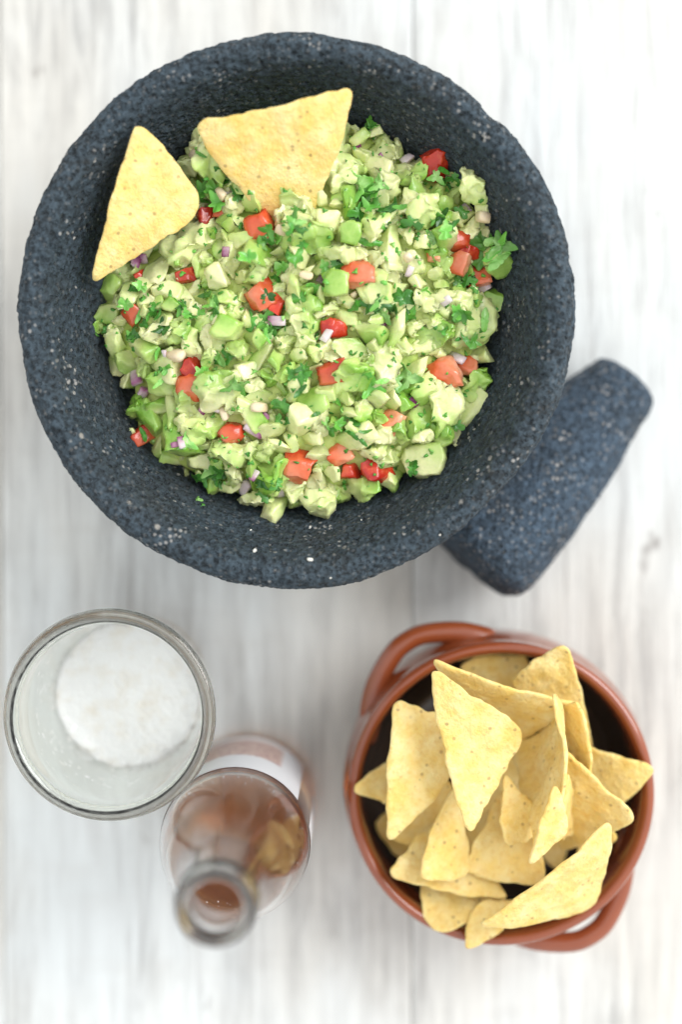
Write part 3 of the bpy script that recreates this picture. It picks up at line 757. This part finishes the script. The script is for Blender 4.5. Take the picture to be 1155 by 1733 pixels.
# ------------------------------------------------------------------ terracotta dish
DC = P(850, 1346, 0.068)
dish = tag(empty('terracotta_dish', (DC.x, DC.y, 0)), 'glazed brown terracotta dish with two loop handles full of tortilla chips', 'dish')
dp = resample([(0.0006, 0.007), (0.030, 0.0072), (0.047, 0.010), (0.0550, 0.020), (0.0575, 0.040), (0.0580, 0.058), (0.0588, 0.0655), (0.0610, 0.0685), (0.0634, 0.0670), (0.0640, 0.0635), (0.0637, 0.057),
               (0.0660, 0.043), (0.0655, 0.026), (0.060, 0.010), (0.052, 0.002), (0.047, 0.0), (0.030, 0.001), (0.0006, 0.0012)], 0.0016)
dv, df = lathe_arrays(dp, 140)
dv[:, :2] *= (1+0.006*vnoise(np.c_[np.cos(np.arctan2(dv[:, 1], dv[:, 0]))*2, np.sin(np.arctan2(dv[:, 1], dv[:, 0]))*2, dv[:, 2]*20], 4))[:, None]
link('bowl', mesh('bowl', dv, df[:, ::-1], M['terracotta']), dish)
def tube(path, radii, seg=18, flat=1.0):
    path = np.array(path); n = len(path); v = []; f = []
    for k in range(n):
        t = path[min(k+1, n-1)]-path[max(k-1, 0)]; t /= np.linalg.norm(t)
        up = np.array([0, 0, 1.0]); s = np.cross(t, up); s /= np.linalg.norm(s); u = np.cross(s, t)
        for i in range(seg):
            a = 2*math.pi*i/seg; v.append(path[k]+radii[k]*(math.cos(a)*s*flat+math.sin(a)*u))
    for k in range(n-1):
        for i in range(seg):
            i2 = (i+1) % seg; f.append((k*seg+i, k*seg+i2, (k+1)*seg+i2, (k+1)*seg+i))
    f += [tuple(range(seg))[::-1], tuple((n-1)*seg+i for i in range(seg))]
    return np.array(v), f
for base, ap in ((R(122), 0.0), (R(-58), 0.0020)):
    pts = []
    for da, rr_, z in ((-40, 0.0570, 0.041), (-27, 0.0630, 0.0435), (-17, 0.0680+ap*0.5, 0.045), (-6.5, 0.0722+ap, 0.0465), (0, 0.0732+ap, 0.047), (6.5, 0.0722+ap, 0.0465), (17, 0.0680+ap*0.5, 0.0455), (27, 0.0630, 0.044), (40, 0.0570, 0.041)):
        pts.append((rr_*math.cos(base+R(da)), rr_*math.sin(base+R(da)), z))
    path = resample(pts, 0.002)
    tt = np.linspace(-1, 1, len(path)); rad_ = 0.0046+0.0020*np.abs(tt)**2-0.0044*np.clip(np.abs(tt)-0.72, 0, 1)/0.28
    hv, hf = tube(path, rad_, 20, 0.95)
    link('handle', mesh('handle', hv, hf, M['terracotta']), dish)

G2 = 'tortilla chips piled in the terracotta dish'
D = [  # corners (px, py, height m), label, bends
    ([(724, 1122, 0.083), (894, 1240, 0.076), (793, 1424, 0.080)], 'large pale tortilla chip on top of the pile with one tip pointing down', ((90, 5, 0), (20, -3, 0)), 0.010),
    ([(722, 1108, 0.077), (990, 1192, 0.066), (868, 1262, 0.040)], 'long tilted tortilla chip behind the big pale top chip', ((0, -3, 0),), 0.009),
    ([(962, 1085, 0.066), (862, 1152, 0.052), (1010, 1290, 0.036)], 'tortilla chip rising at the dish rim behind the long tilted chip', ((30, 2, 0),), 0.010),
    ([(664, 1174, 0.067), (815, 1250, 0.058), (652, 1436, 0.064)], 'upright speckled tortilla chip beside the big pale top chip', ((90, -2.5, 0), (0, -3, 0)), 0.010),
    ([(936, 1166, 0.090), (862, 1262, 0.040), (905, 1468, 0.082)], 'curled tortilla chip standing on its edge near the dish middle', ((0, 13, 0), (90, 2, 0)), 0.009),
    ([(976, 1180, 0.080), (905, 1230, 0.040), (1000, 1345, 0.058)], 'deep yellow tortilla chip behind the curled chip', ((60, 5, 0),), 0.009),
    ([(938, 1258, 0.066), (1080, 1388, 0.070), (945, 1448, 0.038)], 'deep golden tortilla chip with a thick bright edge beside the curled chip', ((45, 4, 0),), 0.009),
    ([(1117, 1297, 0.056), (972, 1258, 0.047), (1022, 1392, 0.040)], 'tortilla chip poking out over the dish rim to one sharp tip', ((20, -2, 0),), 0.009),
    ([(962, 1302, 0.074), (950, 1428, 0.068), (975, 1400, 0.036)], 'thin tortilla chip seen edge-on between curled and golden chips', ((0, 2, 0),), 0.006),
    ([(850, 1296, 0.066), (934, 1412, 0.064), (850, 1440, 0.072)], 'small folded tortilla chip tucked against the curled chip', ((0, 3, 0),), 0.009),
    ([(772, 1318, 0.060), (706, 1490, 0.067), (802, 1486, 0.056)], 'narrow tortilla chip tucked under the tip of the big pale chip', ((0, 3, 0),), 0.009),
    ([(868, 1308, 0.046), (772, 1476, 0.056), (930, 1500, 0.053)], 'broad golden tortilla chip in the dish middle under the pale tip', ((0, -6, 0), (90, 2, 0)), 0.009),
    ([(745, 1384, 0.048), (645, 1484, 0.058), (868, 1524, 0.050)], 'long low tortilla chip under the narrow chip', ((20, -3, 0),), 0.009),
    ([(700, 1486, 0.043), (740, 1590, 0.055), (876, 1512, 0.044)], 'lowest tortilla chip lying on the dish rim', ((40, 3, 0),), 0.009),
    ([(1038, 1380, 0.080), (800, 1570, 0.074), (1005, 1535, 0.050)], 'long tortilla chip leaning across the dish on its side', ((0, -3, 0), (90, -4, 0)), 0.009),
    ([(784, 1617, 0.058), (800, 1528, 0.050), (930, 1520, 0.044)], 'tortilla chip tip sticking over the rim beneath the leaning chip', ((0, 2, 0),), 0.009),
    ([(584, 1338, 0.053), (705, 1256, 0.046), (705, 1376, 0.040)], 'tortilla chip with one tip hanging over the dish rim beside the upright chip', ((0, -2, 0),), 0.009),
    ([(625, 1392, 0.034), (735, 1330, 0.030), (690, 1470, 0.030)], 'shaded tortilla chip deep in the dish under the upright chip', ((0, 2, 0),), 0.009),
    ([(1056, 1416, 0.050), (990, 1380, 0.045), (970, 1470, 0.038)], 'tortilla chip mostly hidden under the golden chip', ((0, 2, 0),), 0.009),
    ([(800, 1180, 0.030), (930, 1330, 0.026), (760, 1400, 0.024)], 'buried tortilla chip low in the dish under the pile', ((0, 2, 0),), 0.009),
    ([(870, 1400, 0.030), (990, 1330, 0.028), (950, 1480, 0.026)], 'buried tortilla chip low in the dish under the golden chip', ((0, 2, 0),), 0.009),
    ([(780, 1330, 0.022), (900, 1450, 0.020), (740, 1500, 0.020)], 'lowest buried tortilla chip on the dish floor', ((0, 2, 0),), 0.009),
]
D += [([(648, 1420, 0.042), (760, 1310, 0.046), (800, 1460, 0.040)], 'tortilla chip low in the dish between the upright and narrow chips', ((0, 2, 0),), 0.009),
      ([(770, 1120, 0.036), (900, 1110, 0.040), (860, 1230, 0.030)], 'low tortilla chip by the dark inner wall behind the long tilted chip', ((0, 2, 0),), 0.009),
      ([(1060, 1340, 0.036), (960, 1330, 0.034), (1010, 1450, 0.030)], 'low tortilla chip under the chip with the sharp overhanging tip', ((0, 2, 0),), 0.009)]
D.append(([(940, 1318, 0.087), (968, 1412, 0.079), (890, 1472, 0.084)], 'slim tortilla chip tip lying against the foot of the curled chip', ((0, -4, 0),), 0.009))
for k, (c, lab, bd, rad_) in enumerate(D): chip([(x, y, h+0.018 if h > 0.035 else h+0.008) for x, y, h in c], lab, bd, 20+k, rad_*0.78, G2)

# ------------------------------------------------------------------ tumbler of beer
GC = P(185, 1210, 0.110)
gl = tag(empty('drinking_glass', (GC.x, GC.y, 0)), 'clear thick rimmed glass tumbler holding foamy beer', 'glass')
go = [(0.0005, 0.0), (0.026, 0.0), (0.0285, 0.0012), (0.0295, 0.004), (0.0308, 0.018), (0.0345, 0.055), (0.0386, 0.092), (0.0410, 0.1055), (0.0421, 0.1085), (0.0416, 0.1106), (0.0394, 0.1118), (0.0366, 0.1102), (0.0359, 0.105),
      (0.0352, 0.092), (0.0314, 0.055), (0.0276, 0.018), (0.0262, 0.0115), (0.023, 0.0098), (0.0005, 0.0095)]
gp = resample(go, 0.0022)
gp[:, 0] = np.maximum(gp[:, 0], 0.0004); gp[:, 1] = np.maximum(gp[:, 1], 0.0)
gv, gf = lathe_arrays(gp, 128)
link('tumbler', mesh('tumbler', gv, gf, M['glass']), gl)
def gr_in(z): return float(np.interp(z, [0.0098, 0.0115, 0.018, 0.055, 0.092, 0.108], [0.023, 0.0262, 0.0276, 0.0314, 0.0354, 0.0374]))
br = tag(empty('beer', (GC.x, GC.y, 0)), 'amber beer under a white foam head inside the glass tumbler', 'beer')
FZ = 0.047
bpz = np.linspace(0.0115, FZ-0.014, 12)
bp = [(0.0005, 0.0093), (0.0225, 0.0096)]+[(gr_in(z)+0.0003, z) for z in bpz]+[(0.0005, FZ-0.014)]
bv, bf = lathe_arrays(bp, 96)
link('liquid', mesh('liquid', bv, bf, M['beer'], True), br)
fp = [(0.0005, FZ-0.0141), (gr_in(FZ-0.014)+0.0001, FZ-0.0141)]+[(gr_in(z)+0.0002, z) for z in np.linspace(FZ-0.012, FZ-0.001, 6)]
fp += [(gr_in(FZ)*t, FZ+0.0005-0.0006*(1-t)) for t in np.r_[np.linspace(0.985, 0.03, 40), 0.002]]
fv, ff = lathe_arrays(fp, 160)
topm = fv[:, 2] > FZ-0.0012
fv[topm, 2] += 0.0006*fbm(fv[topm]*np.array([60, 60, 1.0]), 3, 5)+0.0004*fbm(fv[topm]*np.array([500, 500, 1.0]), 2, 6)+np.clip((np.hypot(fv[topm, 0], fv[topm, 1])-0.023)/0.008, 0, 1)**2*(0.0030+0.0060*fbm(fv[topm]*np.array([160, 160, 1.0]), 2, 15))
link('foam', mesh('foam', fv, ff, M['foam']), br)
lv_, lf_, off = [], [], 0
lace = chunk_mesh(900, (1.0, 1.0, 1.0), 0, 1, 0.25, M['foam'], 2, 0.9, (0, 1), 'lace')
lco = np.array([p.co[:] for p in lace.vertices]); lfc = np.array([p.vertices[:] for p in lace.polygons])
for k in range(1300):
    if k < 520: a = rng.gauss(R(205), 0.95); z = FZ+0.045*rng.random()**1.8
    else: a = rng.uniform(0, 6.28); z = FZ+0.001+0.010*rng.random()**2.2
    if vnoise(np.array([[a*3.0, z*120*(k < 520), 0.5]]), 8)[0] < -0.1*(k >= 520): continue
    s = rng.uniform(0.0003, 0.0011); r_ = gr_in(z)-0.00008
    co = lco*np.array([s*0.22, s*rng.uniform(1, 2.8), s*rng.uniform(0.5, 0.9)])
    ca, sa = math.cos(a), math.sin(a)
    w = np.c_[co[:, 0]*ca-co[:, 1]*sa+r_*ca, co[:, 0]*sa+co[:, 1]*ca+r_*sa, co[:, 2]+z]
    lv_.append(w); lf_.append(lfc+off); off += len(w)
tag(link('foam_lacing', mesh('foam_lacing', np.vstack(lv_), np.vstack(lf_), M['foam']), br), kind='stuff')

# ------------------------------------------------------------------ beer bottle
BH = 0.208
MC = P(364, 1538, BH)
bt = tag(empty('beer_bottle', (MC.x, MC.y, 0)), 'clear open glass bottle of amber beer with a white printed label', 'bottle')
bo = [(0.0005, 0.0035), (0.018, 0.0030), (0.026, 0.0), (0.0290, 0.0015), (0.0300, 0.006), (0.0300, 0.06), (0.0300, 0.098), (0.0288, 0.112), (0.0250, 0.128), (0.0195, 0.144), (0.0158, 0.160), (0.0142, 0.178), (0.0134, 0.190), (0.0132, 0.1925), (0.0146, 0.1940), (0.0149, 0.1975), (0.0140, 0.2000), (0.0136, 0.2030), (0.0140, 0.2055), (0.0132, BH), (0.0112, BH+0.0004), (0.0098, BH-0.002),
      (0.0096, 0.195), (0.0104, 0.178), (0.0122, 0.160), (0.0160, 0.144), (0.0217, 0.128), (0.0258, 0.112), (0.0271, 0.098), (0.0271, 0.06), (0.0271, 0.010), (0.0240, 0.0065), (0.016, 0.0075), (0.0005, 0.0085)]
bp = resample(bo, 0.0018); bp[:, 0] = np.maximum(bp[:, 0], 0.0004); bp[:, 1] = np.maximum(bp[:, 1], 0.0)
bv, bf = lathe_arrays(bp, 112)
link('bottle_body', mesh('bottle_body', bv, bf, M['bottle']), bt)
def lab_patch(a0, a1, z0, z1, r_):
    na, nz = 60, 12; v, f, uv = [], [], []
    for off_ in (0.0, -0.0001):
        for j in range(nz+1):
            for i in range(na+1):
                a = a0+(a1-a0)*i/na; v.append(((r_+off_)*math.cos(a), (r_+off_)*math.sin(a), z0+(z1-z0)*j/nz)); uv.append((i/na, j/nz))
    W = na+1; N = W*(nz+1)
    for j in range(nz):
        for i in range(na):
            q = (j*W+i, j*W+i+1, (j+1)*W+i+1, (j+1)*W+i); f.append(q); f.append(tuple(N+x for x in q[::-1]))
    me = mesh('label', v, f, M['label'])
    ul = me.uv_layers.new(name='UVMap')
    for lp in me.loops: ul.data[lp.index].uv = uv[lp.vertex_index]
    return me
tag(link('label', lab_patch(R(34), R(372), 0.018, 0.098, 0.03025), bt), 'white wrap label with rows of dark red print')
bb = tag(empty('beer', (MC.x, MC.y, 0)), 'red amber beer filling the glass bottle up to its shoulder', 'beer')
LZ = 0.104
lq = [(0.0005, 0.0083), (0.016, 0.0073), (0.0240, 0.0063), (0.0273, 0.010), (0.0273, 0.06), (0.0273, 0.098), (float(np.interp(LZ, [0.098, 0.112], [0.0273, 0.0260])), LZ)]
lq = list(map(tuple, resample(lq, 0.003)))+[(0.020, LZ-0.0003), (0.010, LZ-0.0004), (0.0005, LZ-0.0004)]
qv, qf = lathe_arrays(lq, 96); qv[:, :2] = qv[:, :2]
link('liquid', mesh('liquid', qv, qf, M['beer_dark']), bb)
lv_, lf_, off = [], [], 0
for k in range(60):
    a = rng.uniform(0, 6.28); s = rng.uniform(0.0002, 0.0006); r_ = 0.0262-abs(rng.gauss(0, 0.0012))
    co = lco*s; w = co+np.array((r_*math.cos(a), r_*math.sin(a), LZ+0.0001)); lv_.append(w); lf_.append(lfc+off); off += len(w)
tag(link('bubble_ring', mesh('bubble_ring', np.vstack(lv_), np.vstack(lf_), M['foam']), bb), kind='stuff')
